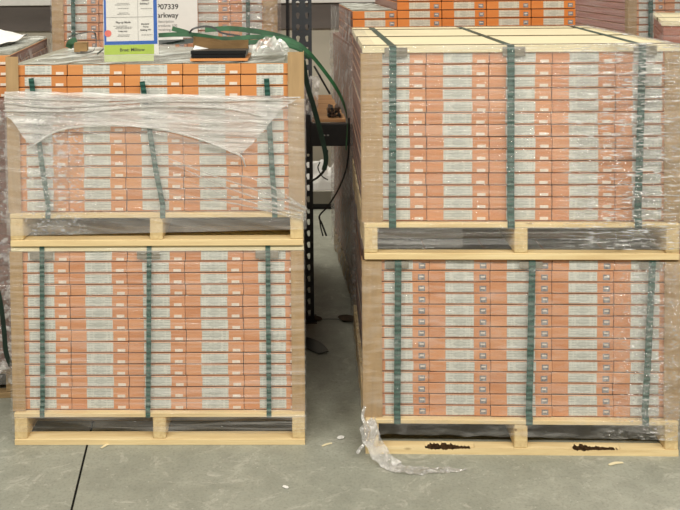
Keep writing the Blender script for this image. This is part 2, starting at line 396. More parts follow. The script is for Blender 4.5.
def film_wrap(fr, W, L, zbot, ztop, mt, label, off=.0125, amp=.003, rim=0, sides='FLRB', dz=.012, dx=.022, name='stretch_wrap', group=None, seed=0):
    """band of stretch film around a load; zbot/ztop may be functions of x on the front"""
    zb = zbot if callable(zbot) else (lambda x: zbot); zt = ztop if callable(ztop) else (lambda x: ztop)
    path = []
    def seg(a, b, nrm):
        n = max(2, int((b - a).length / dx))
        for i in range(n): path.append((a.lerp(b, i / n), nrm))
    A = Vector((-off, L + off, 0)); B = Vector((-off, -off, 0)); Cc = Vector((W + off, -off, 0)); D = Vector((W + off, L + off, 0))
    r = .012
    seg(A, B + Vector((0, r, 0)), Vector((-1, 0, 0))); path.append((B + Vector((r * .3, r * .3, 0)), Vector((-.7, -.7, 0))))
    seg(B + Vector((r, 0, 0)), Cc - Vector((r, 0, 0)), Vector((0, -1, 0))); path.append((Cc + Vector((-r * .3, r * .3, 0)), Vector((.7, -.7, 0))))
    seg(Cc + Vector((0, r, 0)), D, Vector((1, 0, 0))); path.append((D, Vector((.7, .7, 0))))
    seg(D, A, Vector((0, 1, 0)))
    bm = bmesh.new(); cols = []
    nz = max(3, int((zt(W / 2) - zb(W / 2)) / dz))
    for (p, n) in path:
        x = min(max(p.x, 0), W); z0, z1 = zb(x), zt(x); col = []
        for k in range(nz + 1):
            z = z0 + (z1 - z0) * k / nz
            s = p.x + p.y
            d = amp * (.5 + noise.noise(Vector((s * 5 + seed, z * 45, seed)))) + amp * .6 * noise.noise(Vector((s * 22, z * 22 + seed, 3)))
            col.append(bm.verts.new((p.x + n.x * d, p.y + n.y * d, z)))
        if rim:
            for k in (1, 2, 3):
                q = rim * k / 3
                col.append(bm.verts.new((p.x - n.x * (q + off), p.y - n.y * (q + off), z1 + .002 + .004 * abs(noise.noise(Vector((p.x * 20, p.y * 20, k)))))))
        cols.append(col)
    for i in range(len(cols)):
        a, b = cols[i], cols[(i + 1) % len(cols)]
        for k in range(len(a) - 1): bm.faces.new((a[k], b[k], b[k + 1], a[k + 1]))
    o = mk(name, bm, mt, loc=fr.o, rz=fr.r, smooth=True)
    tag(o, label, 'plastic wrap', group); return o
def patch(fn, nu, nv, mt, name, smooth=True, parent=None, loc=(0, 0, 0), rz=0):
    bm = bmesh.new(); g = [[bm.verts.new(fn(i / nu, j / nv)) for j in range(nv + 1)] for i in range(nu + 1)]
    for i in range(nu):
        for j in range(nv): bm.faces.new((g[i][j], g[i + 1][j], g[i + 1][j + 1], g[i][j + 1]))
    return mk(name, bm, mt, parent, loc, rz, smooth)

def corner_board(fr, W, side, z0, z1, label, group, wd=.056, d=.014, depth=.05, th=.003):
    bm = bmesh.new(); e = .0045
    if side == 'L':
        box(bm, -.0012 - e, wd, d, d + th, z0, z1); box(bm, -.0012 - e - th, -.0014 - e, d, d + depth, z0, z1)
    else:
        box(bm, W - wd, W + .0012 + e, d, d + th, z0, z1); box(bm, W + .0014 + e, W + .0014 + e + th, d, d + depth, z0, z1)
    o = mk('corner_board', bm, M['kraft'], loc=fr.o, rz=fr.r); tag(o, label, 'corner board', group); return o
def front_strap(fr, x0, x1, z0, z1, wd, label, group, y=.0065, lid=None, name='packing_strap'):
    """strap down the front; with lid=(L, ztop) it also runs back across the lid"""
    bm = bmesh.new(); pts = []
    if lid:
        L, zt, xb = lid; pts += [(xb, L - .01, zt + .0012), (x0 + (xb - x0) * .5, L / 2, zt + .0012), (x0, .016, zt + .0012), (x0, y + .003, zt)]
    pts += [(x0, y, z1), (x0 + (x1 - x0) * .3, y, z1 + (z0 - z1) * .3), (x0 + (x1 - x0) * .65, y, z1 + (z0 - z1) * .65), (x1, y, z0 + .05), (x1, -.002, z0 + .028), (x1, -.002, z0)]
    ribbon(bm, pts, wd, .001, (1, 0, 0), smooth=False)
    o = mk(name, bm, M['strap'], loc=fr.o, rz=fr.r); tag(o, label, 'strap', group); return o
def edge_clip(fr, x, wd, z0, z1, label, group, y=.0095, back=.0, th=.0015):
    bm = bmesh.new(); box(bm, x - wd / 2, x + wd / 2, y, y + th, z0, z1, .0004)
    if back: box(bm, x - wd / 2, x + wd / 2, y, y + back, z1 + .0001, z1 + th, 0)
    o = mk('edge_protector', bm, M['clip'], loc=fr.o, rz=fr.r); tag(o, label, 'edge protector', group); return o
def lid(fr, W, L, z, th, n, mt, label, y0=.012, gap=.012):
    root = empty('wooden_lid', fr.p(0, 0, z), fr.r); tag(root, label, 'lid')
    for i, (ya, yb) in enumerate(((y0 / L, .045), (.08, .43), (.475, .84), (.89, 1.0))):
        y = ya * L; bd = (yb - ya) * L; bm = bmesh.new()
        box(bm, -.002 + (.004 if i % 2 else 0), W + .002, y, y + bd, 0, th, .0015)
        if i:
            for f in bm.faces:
                if f.calc_center_median().y < y + .004: f.material_index = 1  # front edges painted dark for the shade in the plank gaps
        mk('plank', bm, [mt, M['gapshade']], root)
    return root
def bundle(fr, W, L, z0, z1, rowh, label, mt=None, y0=.01):
    bm = bmesh.new(); n = max(1, round((z1 - z0) / rowh)); h = (z1 - z0) / n
    for i in range(n):
        e = random.uniform(0, .003)
        box(bm, .004 + e, W - .004 - e, y0 + e, L - .004 - e, z0 + i * h + .001, z0 + (i + 1) * h - .001, .002)
    box(bm, .012, W - .012, y0 + .012, L - .012, z0, z1 - .002)
    o = mk('wrapped_bundle', bm, mt or M['side'], loc=fr.o, rz=fr.r); tag(o, label, 'carton bundle'); return o

# ================================================================== LEFT STACK
FL = Frame(-1.1249, 3.4954, -.0167); WL, LL = 1.176, .86
G = 'pallets of the four front loads'
# lower load
pallet(FL, WL, LL, .132, 0, 'pale wooden pallet on the floor under the lower left load', G, bd0=.062)
ll = make_carton('carton', .2318, LL - .05, .0467, 'plain')
lu = make_carton('carton', .2305, LL - .05, .0458, 'bright')
carton_grid(FL, lambda r, c: ll, [0, 1, 2, 3, 4], 14, .2335, .04682, .1322, -.002, .022, 'lower left load', 'cartons in the lower left load')
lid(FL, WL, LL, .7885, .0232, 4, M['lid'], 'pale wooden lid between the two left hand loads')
for s_, n_ in (('L', 'left'), ('R', 'right')):
    corner_board(FL, 1.168, s_, .133, .787, 'brown cardboard corner board down the %s edge of the lower left load' % n_, 'corner boards', wd=.043)
for px0, px1, nm in ((40.5, 41, 'left'), (149.5, 149, 'middle'), (269.5, 272, 'right')):
    x0 = (px0 - 9) / 252; x1 = (px1 - 12) / 252
    front_strap(FL, x0, x1, .113, .811, .019, '%s green strap down the front of the lower left load' % nm, 'green packing straps')
    edge_clip(FL, x0 - .004, .092, .757, .79, 'grey edge protector under the %s strap of the lower left load' % nm, 'grey edge protectors')
film_wrap(FL, 1.168, LL, lambda x: .062 + .008 * math.sin(x * 5) + .003 * noise.noise(Vector((x * 30, 0, 1))), .81, M['film'],
          'clear stretch film wrapped around the lower left load', amp=.002, seed=1)
# upper load
ZU = .8122
pallet(FL, WL, LL, .1315, ZU, 'pale wooden pallet under the upper left load', G, bd0=.062)
carton_grid(FL, lambda r, c: lu, [0, 1, 2, 3, 4], 13, .2325, .0459, ZU + .1318, .002, .022, 'upper left load', 'cartons in the upper left load')
ZT = ZU + .1318 + 13 * .0459
corner_board(FL, WL, 'L', ZU + .133, ZT + .035, 'brown cardboard corner board standing up at the left edge of the upper left load', 'corner boards', wd=.042)
corner_board(FL, WL, 'R', ZU + .133, ZT + .045, 'brown cardboard corner board standing up at the right edge of the upper left load', 'corner boards', wd=.056)
for (px0, py0, px1, py1, nm) in ((32, 74, 48, 216, 'left'), (144, 78, 164, 216, 'middle'), (269, 76, 277, 216, 'right')):
    x0 = (px0 - 8) / 252; x1 = (px1 - 9) / 252
    front_strap(FL, x0, x1, ZU + .113, ZU + .136 + (212 - py0) / 252 - .006, .021, 'cut green strap hanging down the %s of the upper left load' % nm, 'green packing straps')
film_lu = film_wrap(FL, WL, LL, lambda x: ZU + .048 + .022 * x / WL, lambda x: ZU + .136 + .475 - .015 * x + .004 * math.sin(x * 9), M['film_lu'],
          'hazy torn stretch film around the upper left load, open at its top', amp=.003, seed=5)
# torn heavy band: lower edge from the photograph, upper edge level
edge = [(6, 113), (14, 118), (24, 134), (34, 146), (44, 136), (60, 128), (90, 123), (130, 122), (165, 127), (190, 133), (212, 141), (232, 149), (240, 151), (252, 140), (268, 121), (282, 104), (299, 94)]
def edge_y(px):
    for (a, b), (c, d) in zip(edge, edge[1:]):
        if a <= px <= c: return b + (d - b) * (px - a) / (c - a)
    return edge[-1][1] if px > 299 else edge[0][1]
def px2z(py, px): return ZU + .136 + (212 + (9 - px) * .013 + 1 - py) / 252
def heavy(u, v):
    px = 7 + u * 293; top = 88.5 + (px / 300) * 4 + 1.2 * noise.noise(Vector((px * .05, 0, 0))); bot = edge_y(px) + 1.0 * noise.noise(Vector((px * .3, 2, 0)))
    py = bot + (top - bot) * v; x = (px - 8.5) / 249.0
    return Vector((x, -.0125 - .004 * noise.noise(Vector((x * 6, py * .4, 0))) - .003 * noise.noise(Vector((x * 25, py * .8, 7))), px2z(py, px)))
hv = patch(heavy, 150, 24, M['film_heavy'], 'torn_film', loc=FL.o, rz=FL.r)
hv.parent = film_lu; hv.location = (0, 0, 0); hv.rotation_euler = (0, 0, 0)
bm = bmesh.new()
for pts in ([(6, 100), (60, 104), (150, 98), (230, 97), (299, 93)], [(6, 108), (80, 108), (150, 103), (220, 104), (262, 112)], [(7, 95), (90, 97), (180, 95), (290, 96)],
            [(30, 146), (60, 128), (100, 122.5), (150, 124), (195, 134), (238, 151)], [(236, 149), (242, 154), (245, 163)]):
    ribbon(bm, [((a - 8.5) / 249.0, -.019, px2z(b, a)) for a, b in pts], .008, .003, (0, -.3, 1), 10, wfun=lambda t: .35 + .65 * math.sin(math.pi * min(1, max(0, t + .05))))
mk('fold', bm, M['film_fold'], hv)
bm = bmesh.new()
for pts in ([(150, 148), (200, 168), (250, 185), (304, 204)], [(170, 160), (230, 186), (304, 209)], [(190, 180), (240, 196), (304, 213)], [(215, 168), (260, 178), (305, 206)], [(160, 190), (230, 200), (304, 216)]):
    ribbon(bm, [((a - 8.5) / 249.0, -.0115, px2z(b, a)) for a, b in pts], .011, .002, (0, -.2, 1), 10, wfun=lambda t: .1 + .9 * t)
dg = mk('film_streamers', bm, M['film_torn'], parent=film_lu)

# ================================================================== RIGHT STACK
FR = Frame(.2888, 3.4094, -.0347); WR, LR = 1.2177, 1.2
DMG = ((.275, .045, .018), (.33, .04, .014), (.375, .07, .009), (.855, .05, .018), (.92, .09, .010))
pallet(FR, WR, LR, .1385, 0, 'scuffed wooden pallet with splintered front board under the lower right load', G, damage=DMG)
rl = make_carton('carton', .2388, LR - .05, .0447, 'rear')
rl.children[0].data.materials[0] = M['label']; rl.data.materials[0] = M['orange_lid']
ru = make_carton('carton', .2415, LR - .05, .0474, 'plain')
carton_grid(FR, lambda r, c: rl, [0, 1, 2, 3, 4], 14, .2400, .04485, .1388, .0146, .022, 'lower right load', 'cartons in the lower right load')
ZR = .7745
for s_, n_ in (('L', 'left'), ('R', 'right')):
    corner_board(FR, WR, s_, .140, .768, 'brown cardboard corner board down the %s edge of the lower right load' % n_, 'corner boards', wd=.068 if s_ == 'L' else .052)
for px0, px1, nm in ((399, 399, 'left'), (533, 531, 'middle'), (652, 646, 'right')):
    x0 = (px0 - 365) / 257; x1 = (px1 - 367) / 256
    front_strap(FR, x0, x1, .120, .770, .026, '%s green strap down the front of the lower right load' % nm, 'green packing straps')
    edge_clip(FR, x0 - .004, .09, .738, .764, 'grey edge protector under the %s strap of the lower right load' % nm, 'grey edge protectors')
film_rl = film_wrap(FR, WR, LR, lambda x: .088 - .014 * x + .006 * noise.noise(Vector((x * 14, 0, 4))), .772, M['film_rl'],
          'crumpled stretch film around the lower right load, torn tail on the floor', amp=.004, seed=11)
pallet(FR, WR, LR, .1435, ZR, 'pale wooden pallet under the upper right load', G)
carton_grid(FR, lambda r, c: ru, [0, 1, 2, 3, 4], 14, .2436, .04755, ZR + .1438, .003, .022, 'upper right load', 'cartons in the upper right load')
ZC = ZR + .1438 + 14 * .04755
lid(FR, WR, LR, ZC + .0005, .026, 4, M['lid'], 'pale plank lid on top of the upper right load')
ZLT = ZC + .0265
for s_, n_ in (('L', 'left'), ('R', 'right')):
    corner_board(FR, WR, s_, ZR + .145, ZC - .001, 'brown cardboard corner board down the %s edge of the upper right load' % n_, 'corner boards', wd=.075 if s_ == 'L' else .056)
for px0, px1, pxb, nm in ((393, 392.5, 370, 'left'), (511, 511, 460, 'middle'), (641, 637, 560, 'right')):
    x0 = (px0 - 363) / 259; x1 = (px1 - 364) / 258
    front_strap(FR, x0, x1, ZR + .124, ZC, .028, '%s green strap over the lid and front of the upper right load' % nm, 'green packing straps', lid=(LR, ZLT, x0 - .015 if nm != 'right' else x0 + .06))
    edge_clip(FR, x0 + .012, .088, ZC - .014, ZC + .022, 'grey edge protector under the %s strap of the upper right load' % nm, 'grey edge protectors')
film_ru = film_wrap(FR, WR, LR, lambda x: ZR + .046 + .004 * noise.noise(Vector((x * 20, 0, 4))), ZLT + .002, M['film_ru'],
          'tight ridged stretch film wrapped around the upper right load', amp=.0035, rim=.05, seed=21)
# a denser strip of film over the left half of the pallet opening
o = patch(lambda u, v: Vector((.03 + u * .35, -.013 - .003 * noise.noise(Vector((u * 9, v * 9, 1))), ZR + .052 + v * .075)), 30, 12, M['film'], 'film_strip', parent=film_ru)

# torn film hanging at the floor corner
tp = [at(366, 420, 3.385), at(370, 432, 3.36), at(385, 444, 3.32)]
def torn(u, v):
    # u along, v across ; from the pallet corner out over the floor
    path = spline([Vector((.295, 3.398, .135)), Vector((.31, 3.37, .085)), Vector((.345, 3.33, .035)), Vector((.395, 3.295, .012)), Vector((.46, 3.275, .008)), Vector((.55, 3.28, .006)), Vector((.66, 3.285, .005))], 12)
    i = min(int(u * (len(path) - 1)), len(path) - 2); f = u * (len(path) - 1) - i; p = path[i].lerp(path[i + 1], f)
    wdt = (.058 * (1 - u) ** .6 + .020) if u < .97 else .01
    wd = Vector((.75, .25, .55 * (1 - u))).normalized() if u < .5 else Vector((.25, .9, .1 * (1 - u))).normalized()
    q = p + wd * (v - .5) * wdt
    q += Vector((noise.noise(q * 40), noise.noise(q * 40 + Vector((9, 0, 0))), noise.noise(q * 40 + Vector((0, 9, 0))))) * .009
    q.z = max(q.z, .002); return q
o = patch(torn, 70, 14, M['film_torn'], 'torn_film'); 
inv = (Matrix.Translation(film_rl.location) @ Matrix.Rotation(FR.r, 4, 'Z')).inverted()
o.parent = film_rl; o.data.transform(inv)
bm = bmesh.new(); ribbon(bm, [(.285, 3.39, .2), (.275, 3.385, .16), (.29, 3.375, .12), (.283, 3.37, .07), (.265, 3.36, .05), (.25, 3.35, .035)], .012, .002, (1, .2, 0), 8)
ribbon(bm, [(.30, 3.385, .15), (.32, 3.37, .12), (.31, 3.365, .09), (.30, 3.37, .05)], .03, .002, (1, .3, 0), 8); bm.transform(inv); mk('film_shred', bm, M['film_torn'], o)

# ================================================================== REAR LOADS
# rear right load with open orange cartons on top
F2 = Frame(at(354, 200, 4.88).x, 4.88, .012); W2, L2 = 1.24, 1.15
F2s = Frame(F2.o.x, 4.88, .05)
pallet(F2s, W2, L2, .14, 0, 'dull wooden pallet under the wrapped load behind the right stack', 'rear pallets', mats=(M['woodold'], M['woodold']))
bundle(F2s, W2, L2, .142, at(400, 28, 4.88).z - .0478 * 2 - .002, .0475, 'mauve brown wrapped cartons of the load behind the right stack')
r2 = make_carton('carton', .2468, L2 - .05, .0470, 'rear'); r2.data.materials[0] = M['orange_hot']
z2 = 1.476
def y2z(py, Y, px=400): return at(px, py, Y).z
z2 = y2z(28, 4.88) - .0478 * 2
carton_grid(F2, lambda r, c: r2, [0, 1, 2, 3, 4], 4, .2500, .0478, z2, .0, .012, 'rear right load', 'cartons on the load behind the right stack')
carton_grid(F2, lambda r, c: r2, [1, 2, 3, 4], 2, .2500, .0478, z2 + 4 * .0478, .0, .012, 'rear right top tier', 'top cartons on the load behind the right stack')
film_wrap(F2s, W2, L2, .05, z2 - .003, M['film_dark'], 'dark glinting stretch film around the load behind the right stack', amp=.006, seed=31, dz=.02, dx=.03)
def sidefilm(u, v):
    return Vector((-.010 - .006 * noise.noise(Vector((u * 8, v * 6, 3))), .03 + u * (L2 - .04), z2 + v * (.19)))
o = patch(sidefilm, 40, 12, M['film_dark'], 'side_film', loc=F2s.o, rz=F2s.r); tag(o, 'glinting film over the left side of the orange cartons behind', 'plastic wrap')
o = patch(lambda u, v: Vector((.0 + u * .24, .02 + v * (L2 - .04), z2 + 4 * .0478 + .004 + .006 * abs(noise.noise(Vector((u * 5, v * 8, 0)))))), 12, 30, M['film_top'], 'film_sheet', loc=F2.o, rz=F2.r)
tag(o, 'white film sheet over the lower left cartons of the load behind the right stack', 'plastic sheet')

# rear left tall load
F4 = Frame(at(53, 30, 4.75).x, 4.75, -.005); W4, L4 = 1.205, 1.1
pallet(F4, W4, L4, .14, 0, 'wooden pallet under the tall load behind the left stack', 'rear pallets', mats=(M['woodold'], M['woodold']))
bundle(F4, W4, L4, .142, 1.445, .0475, 'lower wrapped cartons of the tall load behind the left stack')
r4 = make_carton('carton', .2345, L4 - .05, .0470, 'rear'); r4.children[0].data.materials[0] = M['label']
r4.data.materials[0] = M['orange_lid']
z4 = 1.4465
carton_grid(F4, lambda r, c: r4, [0, 1, 2, 3, 4], 8, .2375, .0478, z4, .008, .022, 'tall rear left load', 'cartons on the tall load behind the left stack')
corner_board(F4, W4, 'L', z4, z4 + 8 * .0478, 'brown corner board left of the cartons behind the document sign', 'corner boards', wd=.055)
corner_board(F4, W4, 'R', z4, z4 + 8 * .0478, 'brown corner board on the load beside the rack upright', 'corner boards', wd=.07)
for px, nm in ((73, 'left of the document sign'), (248, 'near the rack upright')):
    x = at(px, 20, 4.75).x - F4.o.x
    front_strap(F4, x, x, .13, z4 + 8 * .0478, .022, 'green strap on the tall rear load, %s' % nm, 'green packing straps')
film_wrap(F4, W4, L4, .06, z4 + 8 * .0478, M['film_rl'], 'clear stretch film around the tall load behind the left stack', amp=.003, seed=41, dz=.02, dx=.03)

# load at the far left, turned slightly
F6 = Frame(-1.235 - 1.2 * math.cos(.115), 3.9 - 1.2 * math.sin(.115), .115); W6, L6 = 1.2, 1.1
pallet(F6, W6, L6, .13, 0, 'wooden pallet of the load at the left picture edge', 'rear pallets', mats=(M['woodold'], M['woodold']))
zt6 = 1.545
bundle(F6, W6, L6, .132, zt6 - 4 * .0478, .0475, 'mauve wrapped cartons of the load at the left picture edge')
r6 = make_carton('carton', .2365, L6 - .05, .0470, 'bright')
carton_grid(F6, lambda r, c: r6, [2, 3, 4], 4, .2395, .0478, zt6 - 4 * .0478 + .001, .0, .012, 'far left load', 'cartons at the left picture edge')
film_wrap(F6, W6, L6, .07, zt6 - 4 * .0478 - .002, M['film_dark'], 'stretch film around the load at the left picture edge', amp=.008, seed=51, dz=.02, dx=.03)
o = patch(lambda u, v: Vector((W6 + .010 + .006 * noise.noise(Vector((u * 8, v * 6, 3))), .08 + u * (L6 - .1), zt6 - .19 + v * .185)), 30, 10, M['film_dark'], 'side_film', loc=F6.o, rz=F6.r)
tag(o, 'film over the ribbed brown carton sides left of the left stack', 'plastic wrap')
o = patch(lambda u, v: Vector((.5 + u * .69, .02 + v * (L6 - .03), zt6 + .006 + .014 * abs(noise.noise(Vector((u * 5, v * 7, 0)))))), 24, 30, M['film_top'], 'film_sheet', loc=F6.o, rz=F6.r)
tag(o, 'clear film sheet lying on the load at the left picture edge', 'plastic sheet')
def crump(u, v):
    return Vector((.62 + u * .50, .35 + v * .6, zt6 + .022 + .05 * abs(noise.noise(Vector((u * 2.2, v * 2.6, 5)))) + .05 * math.sin(u * 3.1) * math.sin(v * 3.1)))
o = patch(crump, 30, 30, M['white'], 'crumpled_sheet', smooth=True, loc=F6.o, rz=F6.r); tag(o, 'crumpled white sheet on the load at the far left', 'sheet')
bm = bmesh.new(); ribbon(bm, [at(-8, 270, 3.74), at(0, 300, 3.74), at(4, 330, 3.73), at(6, 352, 3.72), at(11, 366, 3.72)], .02, .0015, (1, .2, 0))
o = mk('loose_strap', bm, M['strapdark']); tag(o, 'dark green strap hanging at the left picture edge', 'strap')

# right rear: pinkish wrapped load and neighbour at the right picture edge
F5 = Frame(at(630, 20, 5.8).x, 5.8, -.004); W5, L5 = .72, 1.2
pallet(F5, W5, L5, .14, 0, 'wooden pallet under the pink sided load at the right rear', 'rear pallets', mats=(M['woodold'], M['woodold']))
M['pink'] = plain('pinkish_carton_side', (186, 138, 132), .5, .4, .05, (6, 2, 60))
bundle(F5, W5, L5, .142, 1.435, .0475, 'lower wrapped cartons of the pink sided rear load', M['pink'])
r5 = make_carton('carton', .2345, L5 - .05, .0470, 'rear'); r5.data.materials[0] = M['orange_lid']; r5.data.materials[1] = M['pink']; r5.children[0].data.materials[0] = M['label']
carton_grid(F5, lambda r, c: r5, [0, 1, 2], 8, .2375, .0478, 1.437, .004, .022, 'pink sided rear load', 'cartons on the pink sided rear load')
corner_board(F5, W5, 'L', 1.437, 1.437 + 8 * .0478, 'brown corner board on the pink sided load at the right rear', 'corner boards', wd=.05)
x = at(651, 20, 5.8).x - F5.o.x
front_strap(F5, x, x, .13, 1.815, .03, 'green strap on the pink sided load at the right rear', 'green packing straps')
film_wrap(F5, W5, L5, .06, 1.82, M['film'], 'clear stretch film around the pink sided load at the right rear', amp=.003, seed=61, dz=.02, dx=.03)
F8 = Frame(at(662, 40, 4.3).x, 4.3, -.35); W8, L8 = .7, 1.0
M['redbrown'] = plain('red_brown_carton', (160, 96, 74), .5, .4, .08, (6, 2, 60))
pallet(F8, W8, L8, .14, 0, 'wooden pallet under the red brown load at the right picture edge', 'rear pallets', mats=(M['woodold'], M['woodold']))
z8 = at(672, 26, 4.3).z
bundle(F8, W8, L8, .142, z8 - .002, .0475, 'red brown wrapped cartons at the right picture edge', M['redbrown'])
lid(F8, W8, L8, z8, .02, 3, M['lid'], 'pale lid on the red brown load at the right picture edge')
film_wrap(F8, W8, L8, .06, z8 + .02, M['film'], 'stretch film around the red brown load at the right picture edge', amp=.004, seed=71, dz=.02, dx=.03, rim=.03)

# ================================================================== RACK
YU = 4.72
xa, xb = at(291.5, 30, YU).x, at(311, 200, YU).x - .004
def upright(name, x, y, wd, h, dp=.07):
    root = empty(name, (x, y, 0))
    cu = bpy.data.curves.new('c', 'CURVE'); cu.dimensions = '2D'; cu.fill_mode = 'BOTH'; cu.extrude = .0015
    def poly(pts):
        s = cu.splines.new('POLY'); s.points.add(len(pts) - 1); s.use_cyclic_u = True
        for p_, q_ in zip(s.points, pts): p_.co = (q_[0], q_[1], 0, 1)
    poly([(0, 0), (wd, 0), (wd, h), (0, h)])
    z = .06
    while z < h - .05:
        for cx_ in (.30, .76):
            c = wd * cx_; rr = .0105
            pts = [(c + rr * math.cos(a), z + rr * math.sin(a)) for a in [math.pi * k / 6 for k in range(0, 7)]] + [(c - rr * .45, z - .022), (c + rr * .45, z - .022)]
            poly(pts)
        z += .0622
    co = bpy.data.objects.new('c', cu); C.objects.link(co)
    dg_ = bpy.context.evaluated_depsgraph_get(); me = bpy.data.meshes.new_from_object(co.evaluated_get(dg_)); bpy.data.objects.remove(co)
    me.transform(Matrix.Rotation(math.pi / 2, 4, 'X')); me.materials.clear(); me.materials.append(M['steel'])
    fo = bpy.data.objects.new('front_plate', me); C.objects.link(fo); fo.parent = root
    for k, xx in enumerate((0, wd)):
        bm = bmesh.new(); s = -1 if k else 1
        box(bm, xx, xx + s * .003, .002, dp, 0, h); box(bm, xx, xx + s * .018, dp, dp + .003, 0, h); mk('side_flange', bm, M['rackblack'], root)
    bm = bmesh.new(); box(bm, -.015, wd + .015, -.02, dp + .03, 0, .006, .001); mk('foot_plate', bm, M['rackblack'], root)
    return root
u = upright('rack_upright', at(292, 30, YU).x, YU, .106, 2.6); tag(u, 'dark grey punched steel rack upright between the two stacks', 'rack upright')
bm = bmesh.new(); box(bm, 0, .016, .0, .04, 0, 2.6); box(bm, .017, .02, -.01, .05, 0, 2.6)
o = mk('rack_brace', bm, M['rackblack'], loc=(at(286, 30, YU + .1).x, YU + .1, 0)); tag(o, 'black steel post just left of the rack upright', 'rack post')
zb = at(330, 146, YU - .05).z
rb = empty('rack_beam', (xb, YU - .055, zb)); tag(rb, 'black steel rack beam reaching right from the upright', 'rack beam')
bm = bmesh.new(); box(bm, 0, .62, 0, .045, 0, .119, .004); mk('beam_body', bm, M['rackblack'], rb)
bm = bmesh.new(); box(bm, -.05, .004, -.004, .004, -.04, .17, .002); mk('end_connector', bm, M['rackblack'], rb)
for k in range(3):
    bm = bmesh.new(); box(bm, .05 + k * .02, .062 + k * .02, -.0012, 0, .055, .063); mk('printed_mark', bm, M['inkgrey'], rb)
dk = empty('shelf_deck', (xb, YU - .01, zb + .12)); tag(dk, 'brown wooden shelf deck resting on the black rack beam', 'shelf')
for k in range(5):
    bm = bmesh.new(); box(bm, -.10 + .11, .195 - k * .008, .0 + k * .19, .18 + k * .19, 0, .018, .002); mk('deck_board', bm, M['deck'], dk)
# coil of dark ended tubes on the deck
for k in range(12):
    bm = bmesh.new(); a = Vector((xb + .105 + .019 * (k % 4) + random.uniform(-.004, .004), YU + .02 + random.uniform(0, .03), zb + .151 + .017 * (k // 4)))
    tube(bm, [a, a + Vector((random.uniform(-.01, .01), .12, random.uniform(-.002, .004)))], .0085, seg=8, smooth=False)
    o = mk('rolled_scrap', bm, M['core'] if k % 3 else M['strapblack']); tag(o, 'small rolled scrap end lying in the heap on the shelf deck', 'scrap', 'scrap ends on the shelf deck')
# clear bag caught beside upright
o = patch(lambda u, v: Vector((at(303 + 17 * v * (1 - .2 * u), 75 + 50 * u, 4.70).x + .006 * noise.noise(Vector((u * 9, v * 9, 0))), 4.70 + .03 * noise.noise(Vector((u * 7, v * 7, 2))), at(310, 76 + 48 * u, 4.70).z)), 20, 12, M['film_torn'], 'film_scrap')
tag(o, 'crumpled clear film scrap hanging behind the green strap by the upright', 'plastic wrap')
# low platform with white wrapped heap far behind
pl_ = empty('low_platform', (0, 7.15, 0)); tag(pl_, 'low grey platform far back between the stacks', 'platform')
bm = bmesh.new(); box(bm, -.3, 1.1, -.15, .25, .045, .15, .004); mk('platform_top', bm, M['greytrim'], pl_)
bm = bmesh.new(); box(bm, -.28, 1.08, -.13, .23, 0, .044); mk('platform_base', bm, M['rackblack'], pl_)
def heap(u, v):
    return Vector((.02 + u * .5, 7.03 + v * .3, .152 + .24 * math.sin(math.pi * v) ** .7 * (.5 + .5 * math.sin(math.pi * (u * .9 + .05))) * (.75 + .5 * noise.noise(Vector((u * 7, v * 4, 1))))))
o = patch(heap, 24, 16, M['white'], 'white_bag', smooth=False); tag(o, 'white plastic bag heap on the low platform far behind', 'bag')

# ================================================================== THINGS ON THE LEFT STACK
# plastic sheet over the carton tops
def topsheet(u, v):
    x = .06 + u * (WL - .13); y = .02 + v * (LL - .06)
    return Vector((x, y, ZT + .0015 + .010 * abs(noise.noise(Vector((x * 5, y * 6, 0)))) + .003 * abs(noise.noise(Vector((x * 22, y * 18, 4))))))
o = patch(topsheet, 70, 40, M['film_top'], 'film_sheet', loc=FL.o, rz=FL.r); tag(o, 'clear reflective film sheet lying on the upper left carton tops', 'plastic sheet')
# text helper
def text(s, size, name, mt, parent, loc, depth=.0003, align='LEFT'):
    cu = bpy.data.curves.new('t', 'FONT'); cu.body = s; cu.offset = size * .014; cu.size = size; cu.extrude = depth; cu.align_x = align
    to = bpy.data.objects.new('t', cu); C.objects.link(to); dg_ = bpy.context.evaluated_depsgraph_get()
    me = bpy.data.meshes.new_from_object(to.evaluated_get(dg_)); bpy.data.objects.remove(to)
    me.transform(Matrix.Rotation(math.pi / 2, 4, 'X')); me.materials.clear(); me.materials.append(mt)
    o = bpy.data.objects.new(name, me); C.objects.link(o); o.parent = parent; o.location = loc; return o
YS = 3.505
o0 = at(104, 62, YS); o1 = at(159, 62, YS); k_ = YS / F  # metres per pixel there
sw_ = 55 * k_
sg = empty('document_sign', (o0.x, YS, ZT + .003)); sg.rotation_euler = (-.06, -.012, 0)
tag(sg, 'blue bordered document sign with lime band standing on the upper left load', 'sign')
M['sleeve'] = film('clear_sleeve', .02, .03, (3, 3, 3), (3, 3, 3), .05, .04, .1)
def rect(name, x0, x1, z0, z1, y, mt, par=sg):
    bm = bmesh.new(); box(bm, x0 * k_, x1 * k_, y - .0003, y + .0003, z0 * k_, z1 * k_); return mk(name, bm, mt, par)
HS = 84
rect('clear_sleeve', -.6, 56, 0, HS, -.0014, M['sleeve'])
rect('paper_sheet', 0, 55, 8.5, HS, .0006, M['white'])
for nm, a in (('border', (0.6, 2.8, 19, HS)), ('border', (50.4, 54, 19, HS)), ('border', (2.8, 50.4, 19, 22.5))):
    rect(nm, *a, .0, M['blue'])
rect('lime_band', .4, 50.5, 9, 18.8, 0, M['lime']); rect('painted_lime_reflection', .4, 50, 2, 8.4, .001, M['limereflect'])  # pale strip paints in a reflection below the lime band
text('Bree: Milltow', 4.6 * k_, 'lettering', M['ink'], sg, (16 * k_, -.0006, 12.2 * k_))
